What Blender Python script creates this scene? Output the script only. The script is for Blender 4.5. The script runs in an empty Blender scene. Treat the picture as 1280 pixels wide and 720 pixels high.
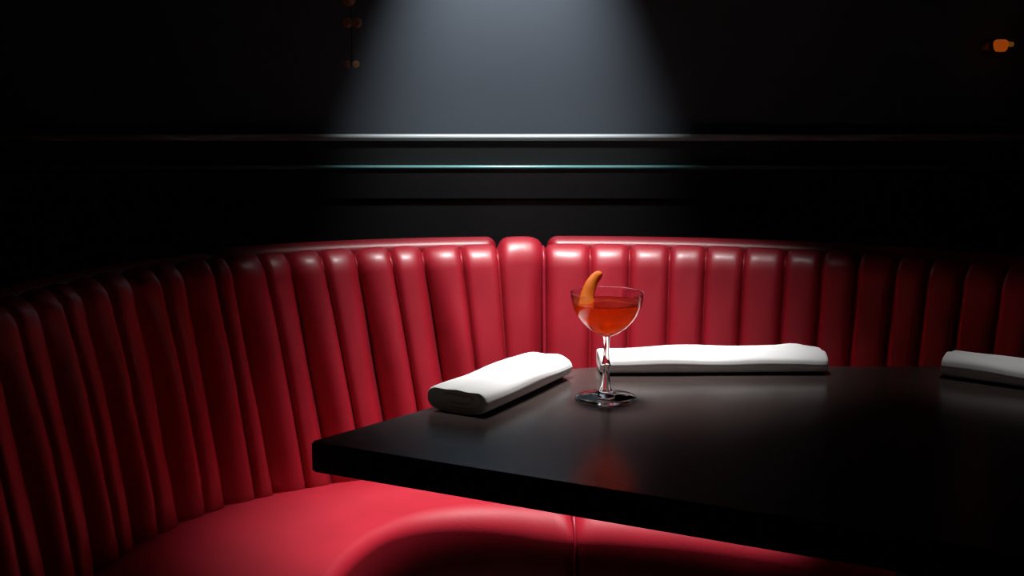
import bpy, bmesh, math, random
import numpy as np
from mathutils import Vector, Matrix
random.seed(4)
sc = bpy.context.scene
COL = sc.collection
R = math.radians

# ------------------------------------------------------------------ camera, world, lights, exposure
cam = bpy.data.cameras.new('camera'); camo = bpy.data.objects.new('camera', cam); COL.objects.link(camo)
camo.location = (0, 0, 1.19); camo.rotation_euler = (R(90 - 9.5), 0, 0)
cam.sensor_width = 36; cam.lens = 1500 / 1280 * 36; cam.clip_start = .02
sc.camera = camo
w = bpy.data.worlds.new('world'); sc.world = w; w.use_nodes = True
w.node_tree.nodes['Background'].inputs[0].default_value = (0, 0, 0, 1)
w.node_tree.nodes['Background'].inputs[1].default_value = 0
sc.view_settings.view_transform = 'Standard'; sc.view_settings.look = 'None'
sc.view_settings.gamma = 1; sc.view_settings.use_curve_mapping = False
sc.view_settings.exposure = 0.0

def spot(name, loc, target, power, angle, blend, col, size):
    l = bpy.data.lights.new(name, 'SPOT'); l.energy = power; l.spot_size = R(angle); l.spot_blend = blend
    l.color = col; l.shadow_soft_size = size
    o = bpy.data.objects.new(name, l); COL.objects.link(o); o.location = loc
    o.rotation_euler = (Vector(target) - Vector(loc)).to_track_quat('-Z', 'Y').to_euler()
    return o
spot('booth_downlight', (.055, 1.95, 2.35), (.055, 2.01, .75), 285, 35.2, .75, (1, .97, .96), .15)
spot('wall_washer', (-.01, 2.62, 2.12), (-.01, 2.87, 1.15), 78, 46, 1., (.80, .90, 1), .02)
spot('napkin_fill', (.80, 1.74, 2.55), (.80, 1.74, .75), 34, 16, 1., (1, .97, .95), .05)  # added weak spot, brightens only the napkin at the right rear
spot('trim_fill', (-1.2, -.6, 2.5), (0, 2.8, 1.07), .6, 70, 1., (1, .75, .45), .1)  # added dim warm fill, gives the wall trim a faint line beyond the wash

# ------------------------------------------------------------------ helpers
def link(name, me, m=None, parent=None, smooth=True):
    o = bpy.data.objects.new(name, me); COL.objects.link(o)
    if m is not None: me.materials.append(m)
    if smooth:
        for p in me.polygons: p.use_smooth = True
    if parent is not None: o.parent = parent
    return o
def from_bm(name, bm, m, parent=None, smooth=True):
    bmesh.ops.recalc_face_normals(bm, faces=bm.faces)
    me = bpy.data.meshes.new(name); bm.to_mesh(me); bm.free()
    return link(name, me, m, parent, smooth)
def grid_obj(name, rows, m, parent=None, close_v=False, close_u=False, caps=False, smooth=True):
    """rows: list of rows of 3-D points"""
    bm = bmesh.new(); nu = len(rows); nv = len(rows[0])
    V = [[bm.verts.new(p) for p in r] for r in rows]
    for i in range(nu if close_u else nu - 1):
        for j in range(nv if close_v else nv - 1):
            a, b, c, d = V[i][j], V[(i+1) % nu][j], V[(i+1) % nu][(j+1) % nv], V[i][(j+1) % nv]
            try: bm.faces.new((a, b, c, d))
            except ValueError: pass
    if caps:
        bm.faces.new(V[0][::-1]); bm.faces.new(V[-1])
    return from_bm(name, bm, m, parent, smooth)
def lathe_obj(name, prof, m, parent=None, seg=64):
    bm = bmesh.new(); rings = []
    for r, z in prof:
        if r < 1e-6: rings.append([bm.verts.new((0, 0, z))])
        else: rings.append([bm.verts.new((r*math.cos(2*math.pi*k/seg), r*math.sin(2*math.pi*k/seg), z)) for k in range(seg)])
    for a, b in zip(rings, rings[1:]):
        for k in range(seg):
            k2 = (k+1) % seg
            if len(a) == 1: bm.faces.new((a[0], b[k], b[k2]))
            elif len(b) == 1: bm.faces.new((a[k], b[0], a[k2]))
            else: bm.faces.new((a[k], b[k], b[k2], a[k2]))
    return from_bm(name, bm, m, parent)
def box_obj(name, lo, hi, m, parent=None, bevel=0):
    bm = bmesh.new(); bmesh.ops.create_cube(bm, size=1)
    for v in bm.verts: v.co = Vector([(lo[k]+hi[k])/2 + v.co[k]*(hi[k]-lo[k]) for k in range(3)])
    if bevel: bmesh.ops.bevel(bm, geom=bm.edges[:], offset=bevel, segments=3, affect='EDGES')
    return from_bm(name, bm, m, parent, smooth=False)
def empty(name, loc, label, cat, group=None):
    o = bpy.data.objects.new(name, None); COL.objects.link(o); o.location = loc; o.empty_display_size = .05
    return tag(o, label, cat, group)
def tag(o, label, cat, group=None):
    o['label'] = label; o['category'] = cat
    if group: o['group'] = group
    return o
def struct(o): o['kind'] = 'structure'; return o

def catmull(K, n=40):
    K = np.array(K, float); Q = np.vstack([2*K[0]-K[1], K, 2*K[-1]-K[-2]]); out = []
    for i in range(1, len(Q)-2):
        for t in np.linspace(0, 1, n, endpoint=False):
            a, b, c, d = Q[i-1:i+3]
            out.append(.5*(2*b+(c-a)*t+(2*a-5*b+4*c-d)*t*t+(-a+3*b-3*c+d)*t**3))
    out.append(K[-1]); return np.array(out)
class Path:
    def __init__(s, K):
        s.C = catmull(K); D = np.gradient(s.C, axis=0); T = D/np.linalg.norm(D, axis=1)[:, None]
        s.N = np.c_[T[:, 1], -T[:, 0]]
        s.S = np.r_[0, np.cumsum(np.linalg.norm(np.diff(s.C, axis=0), axis=1))]; s.L = s.S[-1]
    def at(s, t, d=0.):
        c = [np.interp(t, s.S, s.C[:, k]) for k in (0, 1)]; n = [np.interp(t, s.S, s.N[:, k]) for k in (0, 1)]
        l = math.hypot(*n); return (c[0]+n[0]/l*d, c[1]+n[1]/l*d)

# ------------------------------------------------------------------ materials
def mat(name, col, rough=.5, metal=0., **kw):
    m = bpy.data.materials.new(name); m.use_nodes = True; b = m.node_tree.nodes['Principled BSDF']
    b.inputs['Base Color'].default_value = (*col, 1); b.inputs['Roughness'].default_value = rough
    b.inputs['Metallic'].default_value = metal
    for k, v in kw.items():
        b.inputs[k.replace('_', ' ')].default_value = v
    return m
def noise_bump(m, scale, strength, dist=.001, detail=3, stretch=None):
    nt = m.node_tree; b = nt.nodes['Principled BSDF']
    tc = nt.nodes.new('ShaderNodeTexCoord'); mp = nt.nodes.new('ShaderNodeMapping'); n = nt.nodes.new('ShaderNodeTexNoise')
    bp = nt.nodes.new('ShaderNodeBump'); bp.inputs['Strength'].default_value = strength; bp.inputs['Distance'].default_value = dist
    n.inputs['Scale'].default_value = scale; n.inputs['Detail'].default_value = detail
    if stretch: mp.inputs['Scale'].default_value = stretch
    nt.links.new(tc.outputs['Object'], mp.inputs[0]); nt.links.new(mp.outputs[0], n.inputs['Vector'])
    nt.links.new(n.outputs['Fac'], bp.inputs['Height']); nt.links.new(bp.outputs[0], b.inputs['Normal'])
    return n
def colour_noise(m, c1, c2, scale, stretch=(1, 1, 1), detail=4):
    nt = m.node_tree; b = nt.nodes['Principled BSDF']
    tc = nt.nodes.new('ShaderNodeTexCoord'); mp = nt.nodes.new('ShaderNodeMapping'); n = nt.nodes.new('ShaderNodeTexNoise')
    r = nt.nodes.new('ShaderNodeValToRGB'); mp.inputs['Scale'].default_value = stretch
    n.inputs['Scale'].default_value = scale; n.inputs['Detail'].default_value = detail
    r.color_ramp.elements[0].color = (*c1, 1); r.color_ramp.elements[1].color = (*c2, 1)
    r.color_ramp.elements[0].position = .3; r.color_ramp.elements[1].position = .7
    nt.links.new(tc.outputs['Object'], mp.inputs[0]); nt.links.new(mp.outputs[0], n.inputs['Vector'])
    nt.links.new(n.outputs['Fac'], r.inputs[0]); nt.links.new(r.outputs[0], b.inputs['Base Color'])
leather = mat('red_leather', (.40, .006, .024), .5, 0, Specular_IOR_Level=.7, Coat_Weight=.4, Coat_Roughness=.3)
colour_noise(leather, (.37, .005, .019), (.44, .007, .025), 9)
noise_bump(leather, 260, .25, .0006)
seat_leather = mat('red_seat_leather', (.40, .006, .024), .58, 0, Specular_IOR_Level=.5)
colour_noise(seat_leather, (.37, .005, .019), (.44, .007, .025), 9); noise_bump(seat_leather, 260, .25, .0006)
cord = mat('red_leather_cord', (.36, .012, .03), .4)
wood = mat('espresso_wood', (.03, .02, .017), .22)
colour_noise(wood, (.034, .025, .023), (.058, .042, .037), 6, (1.2, 22, 4), 6)
noise_bump(wood, 5, .12, .0006, 5, (1.5, 30, 4))
wall_m = mat('grey_wall_paint', (.135, .145, .162), .8); noise_bump(wall_m, 60, .1)
panel_m = mat('black_panel', (.05, .047, .044), .4); noise_bump(panel_m, 20, .05)
dark_m = mat('dark_plinth', (.008, .007, .007), .6); noise_bump(dark_m, 30, .1)
floor_m = mat('dark_floor', (.02, .016, .014), .6); colour_noise(floor_m, (.015, .012, .01), (.03, .024, .02), 4, (1, 8, 1))
ceil_m = mat('ceiling_paint', (.03, .03, .03), .9); noise_bump(ceil_m, 60, .1)
steel_m = mat('satin_metal', (.92, .90, .84), .42, .1)
teal_m = mat('teal_glass_edge', (.30, .62, .56), .25, .2)
iron_m = mat('black_iron', (.02, .02, .02), .45, .8); noise_bump(iron_m, 40, .1)
cloth = mat('white_napkin_cloth', (.86, .87, .86), .85); cloth.node_tree.nodes['Principled BSDF'].inputs['Sheen Weight'].default_value = .2
noise_bump(cloth, 700, .3, .0005)
glass = mat('clear_glass', (1, 1, 1), 0.0, 0, Transmission_Weight=1., IOR=1.45)
bowl_glass = mat('thin_bowl_glass', (1, 1, 1), 0.0, 0, Transmission_Weight=1., IOR=1.45)
_n = bowl_glass.node_tree; _a = _n.nodes.new('ShaderNodeBsdfTransparent'); _b = _n.nodes.new('ShaderNodeMixShader'); _b.inputs[0].default_value = .12
_n.links.new(_n.nodes['Principled BSDF'].outputs[0], _b.inputs[1]); _n.links.new(_a.outputs[0], _b.inputs[2]); _n.links.new(_b.outputs[0], _n.nodes['Material Output'].inputs[0])
def drink_mat(nm, dens):
    drink = bpy.data.materials.new(nm); drink.use_nodes = True
    _n = drink.node_tree.nodes; _l = drink.node_tree.links; _n.clear()
    _o = _n.new('ShaderNodeOutputMaterial'); _t = _n.new('ShaderNodeBsdfTransparent'); _t.inputs[0].default_value = (1, .17, .07, 1)
    _tr = _n.new('ShaderNodeBsdfTranslucent'); _tr.inputs[0].default_value = (1, .36, .03, 1)
    _di = _n.new('ShaderNodeBsdfDiffuse'); _di.inputs[0].default_value = (1, .06, .01, 1)
    _g = _n.new('ShaderNodeBsdfGlossy'); _g.inputs['Roughness'].default_value = .03
    _f = _n.new('ShaderNodeFresnel'); _f.inputs[0].default_value = 1.33
    _m1 = _n.new('ShaderNodeMixShader'); _m1.inputs[0].default_value = .3
    _m2 = _n.new('ShaderNodeMixShader'); _m2.inputs[0].default_value = dens; _m3 = _n.new('ShaderNodeMixShader')
    _l.new(_tr.outputs[0], _m1.inputs[1]); _l.new(_di.outputs[0], _m1.inputs[2])
    _l.new(_t.outputs[0], _m2.inputs[1]); _l.new(_m1.outputs[0], _m2.inputs[2])
    _l.new(_f.outputs[0], _m3.inputs[0]); _l.new(_m2.outputs[0], _m3.inputs[1]); _l.new(_g.outputs[0], _m3.inputs[2]); _l.new(_m3.outputs[0], _o.inputs[0])
    return drink
drink = drink_mat('red_orange_drink', .6); drink_top = drink_mat('red_orange_drink_surface', .10)
peel_m = mat('orange_zest', (1, .25, .004), .6, 0); noise_bump(peel_m, 420, .5, .0008)
_n = peel_m.node_tree; _a = _n.nodes.new('ShaderNodeBsdfTranslucent'); _a.inputs[0].default_value = (1, .30, .008, 1); _b = _n.nodes.new('ShaderNodeMixShader'); _b.inputs[0].default_value = .3
_n.links.new(_n.nodes['Principled BSDF'].outputs[0], _b.inputs[1]); _n.links.new(_a.outputs[0], _b.inputs[2]); _n.links.new(_b.outputs[0], _n.nodes['Material Output'].inputs[0])
peel_m.node_tree.nodes['Principled BSDF'].inputs['Subsurface Weight'].default_value = 0
peel_m.node_tree.nodes['Principled BSDF'].inputs['Subsurface Scale'].default_value = .006
pith_m = mat('pale_pith', (.9, .55, .15), .7); noise_bump(pith_m, 300, .3)
brass_m = mat('aged_brass', (.35, .2, .07), .4, 1.); noise_bump(brass_m, 60, .1)
def glow(name, col, s):
    m = mat(name, tuple(c*.12 for c in col), .3); b = m.node_tree.nodes['Principled BSDF']
    b.inputs['Emission Color'].default_value = (*col, 1); b.inputs['Emission Strength'].default_value = s
    nt = m.node_tree; lw = nt.nodes.new('ShaderNodeTexNoise'); lw.inputs['Scale'].default_value = 35
    mr = nt.nodes.new('ShaderNodeMapRange'); mr.inputs[3].default_value = s*.5; mr.inputs[4].default_value = s*1.4
    nt.links.new(lw.outputs['Fac'], mr.inputs[0]); nt.links.new(mr.outputs[0], b.inputs['Emission Strength'])
    return m
amber = glow('amber_lamp_glass', (1, .16, .01), .24)
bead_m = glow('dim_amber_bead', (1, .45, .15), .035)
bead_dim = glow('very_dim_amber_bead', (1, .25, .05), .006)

# ------------------------------------------------------------------ room shell
struct(box_obj('floor', (-2.6, -1, -.05), (2.6, 3.1, 0), floor_m))
struct(box_obj('ceiling', (-2.6, -1, 2.7), (2.6, 3.1, 2.75), ceil_m))
struct(box_obj('wall_back', (-2.6, 2.87, 0), (2.6, 3.1, 2.7), wall_m))
struct(box_obj('wall_left', (-2.7, -1, 0), (-2.6, 3.1, 2.7), panel_m))
struct(box_obj('wall_right', (2.6, -1, 0), (2.7, 3.1, 2.7), panel_m))
struct(box_obj('trim_1', (-2.6, 2.80, 1.0), (2.6, 2.87, 1.074), panel_m, bevel=.001))      # upper tier of the panelling
struct(box_obj('trim_2', (-2.6, 2.76, .936), (2.6, 2.87, 1.006), panel_m, bevel=.0015))
struct(box_obj('trim_3', (-2.6, 2.762, 0), (2.6, 2.87, .933), panel_m, bevel=.0015))
def bead(name, y, z, r, m):
    rows = [[(x, y + r*math.cos(a), z + r*math.sin(a)) for a in np.linspace(0, 2*math.pi, 20, endpoint=False)] for x in np.linspace(-2.6, 2.6, 3)]
    return struct(grid_obj(name, rows, m, close_v=True, caps=True))
bead('trim_4', 2.804, 1.0745, .008, steel_m)
bead('trim_5', 2.764, 1.0075, .0055, teal_m)

# ------------------------------------------------------------------ curved banquette
RAIL = Path([(-.82, 1.05), (-.815, 1.3), (-.80, 1.5), (-.775, 1.7), (-.735, 1.87), (-.675, 2.01), (-.60, 2.12), (-.51, 2.195),
             (-.42, 2.25), (-.30, 2.300), (-.17, 2.333), (-.06, 2.35), (.07, 2.360), (.22, 2.355), (.37, 2.332), (.52, 2.29),
             (.643, 2.24), (.762, 2.17), (.90, 2.06), (1.0, 1.93), (1.06, 1.77), (1.09, 1.55), (1.10, 1.3), (1.10, 1.05)])
SEAM = [.0, .075, .15, .225, .30, .375, .45, .52, .595, .66, .725, .785, .844, .904, .972, 1.033, 1.093, 1.162, 1.201, 1.265, 1.323, 1.387, 1.457, 1.526, 1.591, 1.667, 1.74, 1.835,
        1.926, 2.005, 2.085, 2.157, 2.232, 2.311, 2.383, 2.452, 2.524, 2.585, 2.649, 2.72, 2.79, 2.86, 2.93, 3.0, 3.07, 3.14, 3.21, 3.28, 3.35, 3.42, 3.49, 3.56, 3.63, 3.70, RAIL.L]
DEEP = {1.591, 1.457, 1.323, 1.201, 1.093, .972, .844, .725, .595, .45}
def lean(s):       # the tufts of the left half fan towards the corner
    return float(np.interp(s, [.6, 1.0, 1.2, 1.35, 1.62, 1.75, 1.835], [0, .03, .10, .14, .14, .05, 0]))
booth = empty('booth_bench', (0.1, 1.9, 0), 'curved red leather banquette with vertical channel tufted back', 'bench')
def bench_part(o): o.parent = booth; o.matrix_parent_inverse = Matrix.Translation((-.1, -1.9, 0)); return o
# profile of the back: inward distance, height, puff weight, puff direction (inward, up)
PROF = [(.128, .43, .2, 1, 0), (.126, .47, .8, 1, 0), (.118, .53, 1, 1, .05), (.107, .60, 1, 1, .05), (.096, .67, 1, 1, .08), (.085, .73, 1, 1, .1),
        (.074, .78, 1, 1, .15), (.064, .82, 1, .95, .3), (.060, .842, 1, .9, .35), (.056, .858, .95, .8, .5), (.046, .871, .8, .5, .7),
        (.034, .878, .7, .2, 1), (.022, .881, .5, 0, 1), (.012, .877, .3, 0, 1), (.006, .862, .1, 0, 0), (-.02, .850, 0, 0, 0),
        (-.045, .84, 0, 0, 0), (-.05, .6, 0, 0, 0), (-.05, .43, 0, 0, 0)]
def back_section(a, b, m, tall=()):
    seams = [s for s in SEAM if a - 1e-6 <= s <= b + 1e-6]; rows = []
    for i in range(len(seams) - 1):
        s0, s1 = seams[i], seams[i+1]; left = s1 <= 1.836
        us = [0, .015, .035, .07, .12, .2, .3, .42, .55, .68, .78, .87, .93, .965, .985]
        if i == len(seams) - 2: us = us + [1.]
        for u in us:
            s = s0 + (s1 - s0)*u
            d0 = 1. if s0 in DEEP or i == 0 else .0
            d1 = 1. if s1 in DEEP or i == len(seams) - 2 else .0
            amp = .0125
            # a crisp small crease at every seam, a broad deep one at alternate seams of the left half
            crease = math.exp(-(u*(s1-s0)/.0042)**1.3) + math.exp(-((1-u)*(s1-s0)/.0042)**1.3)
            broad = d0*math.exp(-(u/.34)**2) + d1*math.exp(-((1-u)/.22)**2) if left else d0*math.exp(-(u/.15)**2)
            round_ = 1 - abs(2*u-1)**3.5
            puff0 = amp*.36*round_ + .008 - .018*min(crease, 1.1); br = (.034 if left else .012)*broad
            row = []
            for (d, z, wgt, ni, nz) in PROF:
                puff = puff0 - br*float(np.interp(z, [.70, .86], [1, .22])); dz = 0
                if tall and abs(s0 - tall[0]) < 1e-6:
                    k = max(0, (z - .80)/.07); dz = .012*k*(1 - abs(2*u-1)**5)
                    if d < .03: d = d*1.3 - .012
                sh = lean(s)*(.87 - z) if z < .87 else 0
                wv = .0012*math.sin(s*37 + z*23) + .001*math.sin(s*91 - z*31)
                x, y = RAIL.at(min(max(s + sh, 0), RAIL.L), d + (puff*wgt + wv*wgt)*ni)
                row.append((x, y, z + dz + puff*wgt*nz))
            rows.append(row)
    return bench_part(grid_obj('backrest', rows, m, close_v=True, caps=True))
back_section(0, 1.201, leather)
back_section(1.201, 1.835, leather, tall=(1.74,))
back_section(1.835, RAIL.L, leather)
def rail_section(a, b, z0, rr=.021):
    rows = []
    for i, s in enumerate([a, a+.001, a+.003, a+.006, a+.01, a+.015] + list(np.linspace(a+.02, b-.02, int((b-a)/.02)+2)) + [b-.015, b-.01, b-.006, b-.003, b-.001, b]):
        e = max(0, min(s-a, b-s)); k = math.sqrt(max(.02, 1-(1-min(e/.02, 1))**2)) if e < .02 else 1
        rows.append([(*RAIL.at(s, -.018 + .030*k*math.cos(t)), z0 + rr*k*math.sin(t)) for t in np.linspace(0, 2*math.pi, 18, endpoint=False)])
    return bench_part(grid_obj('top_rail', rows, leather, close_v=True, caps=True))
rail_section(.0, 1.196, .869); rail_section(1.20, 1.742, .876); rail_section(1.842, RAIL.L, .876)
def tube(name, pts, r, m, seg=10):
    rows = []; P = [Vector(p) for p in pts]
    for i, p in enumerate(P):
        t = (P[min(i+1, len(P)-1)] - P[max(i-1, 0)]).normalized()
        a = t.orthogonal().normalized() if i == 0 else (rows_a - t*rows_a.dot(t)).normalized()
        rows_a = a; b = t.cross(a)
        rows.append([tuple(p + r*(a*math.cos(k) + b*math.sin(k))) for k in np.linspace(0, 2*math.pi, seg, endpoint=False)])
    return grid_obj(name, rows, m, close_v=True, caps=True)
bench_part(tube('piping', [(*RAIL.at(1.832, d + .004), z) for d, z, *_ in PROF[1:13]], .0035, cord))

# seat cushions
INL = catmull([(-.30, 1.05), (-.275, 1.3), (-.258, 1.5), (-.243, 1.70), (-.218, 1.83), (-.165, 1.935), (-.10, 1.985), (-.03, 2.0), (.05, 1.992), (.110, 1.98)])
INR = catmull([(.112, 1.98), (.22, 1.965), (.35, 1.93), (.48, 1.87), (.60, 1.77), (.67, 1.62), (.70, 1.4), (.71, 1.05)])
def arc(A, t):
    S = np.r_[0, np.cumsum(np.linalg.norm(np.diff(A, axis=0), axis=1))]
    return np.array([np.interp(t*S[-1], S, A[:, k]) for k in (0, 1)])
SPL = 1.862
def seat_rows(A, s0, s1, top, r, zb, inset, n=70, soft=.018):
    rows = []; r0 = r
    for i in range(n):
        t = i/(n-1); r = r0*(float(np.interp(t, [0, .72, .95], [.5, .5, 1])) if A is INL else 1); e = min(t, 1-t); Ln = s1-s0
        endk = max(0, 1 - e*Ln/soft)
        q = math.sqrt(max(0, 1-endk**2)) if soft else 1
        drop = (1-q)*soft
        o = np.array(RAIL.at(s0 + (s1-s0)*t, .100)); f = arc(A, t); dirv = (f-o)/np.linalg.norm(f-o); f = f - dirv*(inset + (float(np.interp(t, [0, .7, .97], [.034, .034, 0])) if A is INL else 0)); W = np.linalg.norm(f-o)
        row = [(*o, zb), (*o, top-.012-drop)]
        for k in (.15, .35, .55, .75):
            row.append((*(o + dirv*(W-r)*k), top - .012 + .012*math.sin(math.pi*min(1, k*1.2+.15))**.6 - drop))
        for a in np.linspace(0, math.pi/2, 9):
            row.append((*(o + dirv*(W - r + r*math.sin(a))), top - .006 - r*.9 + r*.9*math.cos(a) - drop*math.cos(a)))
        row += [(*(f - dirv*.004), top-.10), (*(f - dirv*.014), zb+.006), (*(f-dirv*.022), zb)]
        rows.append(row)
    return rows
bench_part(grid_obj('seat_cushion', seat_rows(INL, 0, SPL, .463, .055, .30, 0), seat_leather, close_v=True, caps=True))
bench_part(grid_obj('seat_cushion', seat_rows(INR, SPL+.001, RAIL.L, .463, .055, .30, 0), seat_leather, close_v=True, caps=True))
# welt between the cushions
o = np.array(RAIL.at(SPL, .105)); f = arc(INL, 1.); dv = (f-o)/np.linalg.norm(f-o); Wd = np.linalg.norm(f-o)
wp = [(*(o + dv*k), .452) for k in np.linspace(0, Wd-.055, 6)] + [(*(o + dv*(Wd-.055+.056*math.sin(a))), .404+.049*math.cos(a)) for a in np.linspace(.15, math.pi/2, 9)] + [(*f, .37), (*(f-dv*.01), .32)]
bench_part(tube('piping', wp, .003, cord))
# plinth
PA = np.vstack([arc(INL, t) for t in np.linspace(0, 1, 60)] + [arc(INR, t) for t in np.linspace(.02, 1, 60)])
PO = [RAIL.at(s, -.045) for s in np.linspace(0, RAIL.L, len(PA))]
rows = []
for a, o_ in zip(PA, PO):
    o_ = np.array(o_); d = (a-o_)/np.linalg.norm(a-o_); a = a - d*.045
    rows.append([(*o_, 0), (*o_, .43), (*(o_ + d*.05), .43), (*(o_+d*.06), .305), (*a, .305), (*a, .0)])
bench_part(grid_obj('plinth', rows, dark_m, close_v=True, caps=True, smooth=False))

# ------------------------------------------------------------------ table
TX, TY = .50, 1.36
table = empty('dining_table', (TX, TY, 0), 'dark espresso wooden booth table with thick angular top', 'table')
poly = [(-.257, 1.457, .012), (.098, 1.866, .05), (.86, 1.876, .06), (.83, .915, .05)]
def rounded(poly, n=10):
    out = []; N = len(poly)
    for i in range(N):
        p = Vector(poly[i][:2]); a = (Vector(poly[i-1][:2])-p).normalized(); b = (Vector(poly[(i+1) % N][:2])-p).normalized(); r = poly[i][2]
        for t in np.linspace(0, 1, n):
            out.append(p + a*r*(1-t)**2 + b*r*t**2)
    return out
pts = rounded(poly)
bm = bmesh.new()
vs = [bm.verts.new((p.x-TX, p.y-TY, .711)) for p in pts]; fc = bm.faces.new(vs)
ex = bmesh.ops.extrude_face_region(bm, geom=[fc]); bmesh.ops.translate(bm, verts=[v for v in ex['geom'] if isinstance(v, bmesh.types.BMVert)], vec=(0, 0, .039))
bmesh.ops.recalc_face_normals(bm, faces=bm.faces)
hor = [e for e in bm.edges if abs(e.verts[0].co.z - e.verts[1].co.z) < 1e-5]
bmesh.ops.bevel(bm, geom=hor, offset=.0025, segments=3, affect='EDGES')
from_bm('tabletop', bm, wood, table, smooth=False)
lathe_obj('pedestal', [(0, .045), (.09, .045), (.06, .06), (.042, .09), (.04, .3), (.04, .66), (.06, .69), (.15, .70), (.15, .711), (0, .711)], iron_m, table)
lathe_obj('base_plate', [(0, 0), (.235, 0), (.24, .006), (.235, .016), (.1, .04), (.07, .046), (0, .046)], iron_m, table)

# ------------------------------------------------------------------ napkins
def napkin(label, x, y, rz, L, W, H, seed, hollow=True, bump=0., taper=0.):
    rnd = random.Random(seed); ph = [rnd.uniform(0, 6.28) for _ in range(8)]
    rows = []
    def sect(t, sc_, push=0.):
        row = []; M = 56
        for k in range(M):
            a = 2*math.pi*k/M; ca, sa = math.cos(a), math.sin(a)
            cx = math.copysign(abs(ca)**.55, ca); cz = math.copysign(abs(sa)**.72, sa)
            h = H*(1 + .05*math.sin(t*9+ph[0]) + bump*math.exp(-((t-L*.88)/(.05*L))**2)*(1 if cx > -.2 else .3))
            wd = W*(1 - taper*t/L + .02*math.sin(t*21+ph[1]))
            yy = cx*wd/2*sc_; zz = h/2*(1+cz*(1 - (1-sc_)*1.0))
            if cz > 0: zz += .0012*math.sin(t*40+cx*3+ph[2]) + .0010*math.sin(cx*7+t*13+ph[3])
            # folded edge of the outer layer along the side
            if cx < 0 and abs(cz+.18) < .25: yy += -.0018*math.exp(-((cz+.05)/.1)**2) + .0018*math.exp(-((cz+.28)/.09)**2)
            zz += .0015*math.sin(t*14+ph[4])*cx*(cz+1)/2
            row.append((t - L/2 + push, yy, max(zz, 0)))
        return row
    e = H*.42
    def end(side):
        out = []
        T = (lambda q: q) if side < 0 else (lambda q: L-q)
        if hollow:
            for s_, q in ((.10, .010), (.34, .009), (.38, .0065), (.42, .009), (.64, .0085), (.68, .005), (.72, .0055), (.76, .009), (.84, .007), (.87, .0015), (.90, .0)):
                out.append(sect(T(q), s_))
        else:
            for s_, q in ((.1, .001), (.5, .0005), (.75, .0)): out.append(sect(T(q), s_))
        for q in np.linspace(.15, 1, 6):
            out.append(sect(T(e*q*q if hollow else e*q*q+.0003), .90 + .10*math.sqrt(1-(1-q)**2) if hollow else .75+.25*math.sqrt(1-(1-q)**2)))
        return out
    rows = end(-1) + [sect(t, 1) for t in np.linspace(e, L-e, 30)[1:-1]] + end(1)[::-1]
    # sink the section scale to the middle height at the ends, keep the underside flat
    o = grid_obj('folded_napkin', rows, cloth, close_v=True, caps=True)
    o.location = (x, y, .7503); o.rotation_euler = (0, 0, rz)
    return tag(o, label, 'napkin', 'folded napkins on the booth table')
napkin('rolled white napkin with shadowed open end toward viewer, left of the stemmed glass', -.012, 1.705, R(61), .265, .098, .033, 1)
napkin('long white folded napkin lying crosswise behind the stemmed glass', .313, 1.850, R(1.0), .355, .085, .031, 2, hollow=False, bump=.12)
napkin('dim grey-looking folded napkin at the right rear of the table, cut by frame', .782, 1.745, R(-38), .26, .08, .033, 3, hollow=False)

# ------------------------------------------------------------------ cocktail glass
GX, GY = .1345, 1.672
coupe = empty('coupe_glass', (GX, GY, .7502), 'clear stemmed coupe glass holding a red orange cocktail', 'glass')
RO = [(.0052, .0905), (.010, .0925), (.018, .0965), (.028, .1035), (.037, .1125), (.0445, .1235), (.0490, .1345), (.0512, .1445), (.0520, .1530)]
th = .0013
RI = [(.0512, .1530), (.0504, .1445), (.0482, .1345), (.0437, .1240), (.0362, .1133), (.0273, .1045), (.0174, .0980), (.009, .0952), (.0, .0943)]
lathe_obj('bowl', RO + [(.0519, .1535), (.0513, .1535)] + RI, bowl_glass, coupe, 96)
lathe_obj('stem', [(.0052, .0905), (.0044, .086), (.0042, .076), (.0044, .064), (.0050, .056), (.0062, .0515), (.0072, .049), (.0062, .0465), (.0048, .043), (.0050, .036), (.0060, .027), (.0078, .018), (.0105, .0115)], glass, coupe, 12)
lathe_obj('foot', [(.0105, .0115), (.016, .0085), (.026, .0062), (.036, .0042), (.0425, .003), (.0440, .0018), (.0430, .0), (.030, .0012), (.0, .0025)], glass, coupe, 96)
LS = .1395
def inr(z): return float(np.interp(z, [q[1] for q in RI[::-1]], [q[0] for q in RI[::-1]]))
lp = [(0, .0940)] + [(inr(z)+.0002, z) for z in (.0952, .0985, .105, .1135, .124, .1345, LS-.001)] + [(inr(LS)+.0002, LS), (inr(LS)-.0012, LS-.0008), (.03, LS-.0009), (0, LS-.0009)]
dr = lathe_obj('cocktail', lp, drink, None, 96); dr.location = (GX, GY, .7502)
dr.data.materials.append(drink_top)
for p_ in dr.data.polygons:
    if p_.center.z > LS - .0012: p_.material_index = 1
tag(dr, 'red orange cocktail filling the bowl of the stemmed glass', 'drink')

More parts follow.
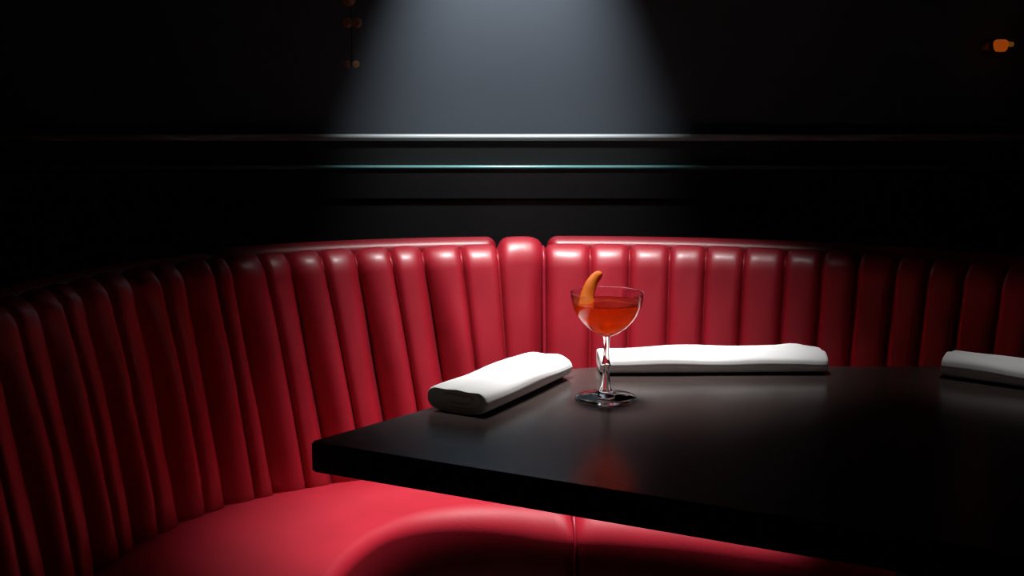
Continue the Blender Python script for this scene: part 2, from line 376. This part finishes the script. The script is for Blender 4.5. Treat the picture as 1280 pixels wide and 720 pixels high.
# orange peel garnish: a curled tapering strip
PC = catmull([(-.0300, .129), (-.0295, .139), (-.0275, .150), (-.0225, .163), (-.0155, .172), (-.0060, .1785)], 6)
rows = []; n = len(PC)
for i in range(n):
    t = i/(n-1); d = PC[min(i+1, n-1)] - PC[max(i-1, 0)]; d = d/np.linalg.norm(d); nx, nz = d[1], -d[0]
    wd = .0118*(1-.45*t)*math.sqrt(max(.02, 1 - max(0, (t-.86)/.14)**2)); cyy = -.017 + .036*t
    row = []
    for sd, ks in ((0, range(9)), (1, range(8, -1, -1))):
        for k in ks:
            v = (-1 + 2*k/8)*(1-.05*sd); row.append((PC[i][0] + nx*wd*v, cyy + .004*v*v + .0026*sd, PC[i][1] + nz*wd*v))
    rows.append(row)
pl = grid_obj('orange_peel', rows, peel_m, close_v=True, caps=True); pl.location = (GX, GY, .7502)
tag(pl, 'curled strip of bright orange peel standing in the cocktail at the left rim', 'garnish')

# ------------------------------------------------------------------ small amber lights on the wall
def px(x, y, Y):
    u = (x-640)/1500; v = (360-y)/1500; p = R(9.5)
    d = (u, math.cos(p)+v*math.sin(p), -math.sin(p)+v*math.cos(p)); t = Y/d[1]; return (d[0]*t, Y, 1.19+d[2]*t)
lx, ly, lz = px(1251, 57, 2.80)
lamp = empty('wall_lamp', (lx, 2.87, lz), 'small amber glass wall lamp glowing in the dark at upper right', 'lamp')
def shape(name, prof, m, dx, dy, dz, tilt=0, seg=24):
    o = lathe_obj(name, prof, m, lamp, seg); o.location = (dx, dy, dz); o.rotation_euler = (0, tilt, 0); return o
shape('lamp_shade', [(.0, -.014), (.010, -.0135), (.0145, -.008), (.0165, .002), (.0155, .010), (.010, .0135), (.0, .014)], amber, 0, -.07, 0)
shape('lamp_finial', [(0, -.006), (.007, -.005), (.0085, 0), (.007, .005), (0, .006)], glow('dim_amber_glass', (1, .33, .04), .10), .022, -.068, .003)
bo = box_obj('lamp_bracket', (-.004, -.055, -.004), (.004, 0, .004), brass_m, lamp, .001)
lathe = lathe_obj('back_plate', [(0, 0), (.02, 0), (.02, .004), (.012, .008), (0, .009)], brass_m, lamp, 24); lathe.rotation_euler = (R(90), 0, 0)

hx, hy, hz = px(440, 80, 2.80)
orn = empty('bead_string', (hx, 2.80, hz), 'faint hanging string of dim amber glass beads left of the light cone', 'ornament')
def beadp(dz, dx, r, m):
    o = lathe_obj('glass_bead', [(0, -r), (r*.7, -r*.7), (r, 0), (r*.7, r*.7), (0, r)], m, orn, 8); o.location = (dx, 0, dz)
beadp(0, .009, .0085, bead_m); beadp(.0, -.012, .008, bead_dim); beadp(.092, -.008, .012, bead_dim); beadp(.092, .014, .012, bead_dim); beadp(.145, -.004, .017, bead_dim)
cdo = tube('cord', [(0, 0, -.005), (0, 0, .05), (0, 0, .2), (0, 0, 2.7-hz)], .0012, iron_m); cdo.parent = orn
bpy.context.view_layer.update()
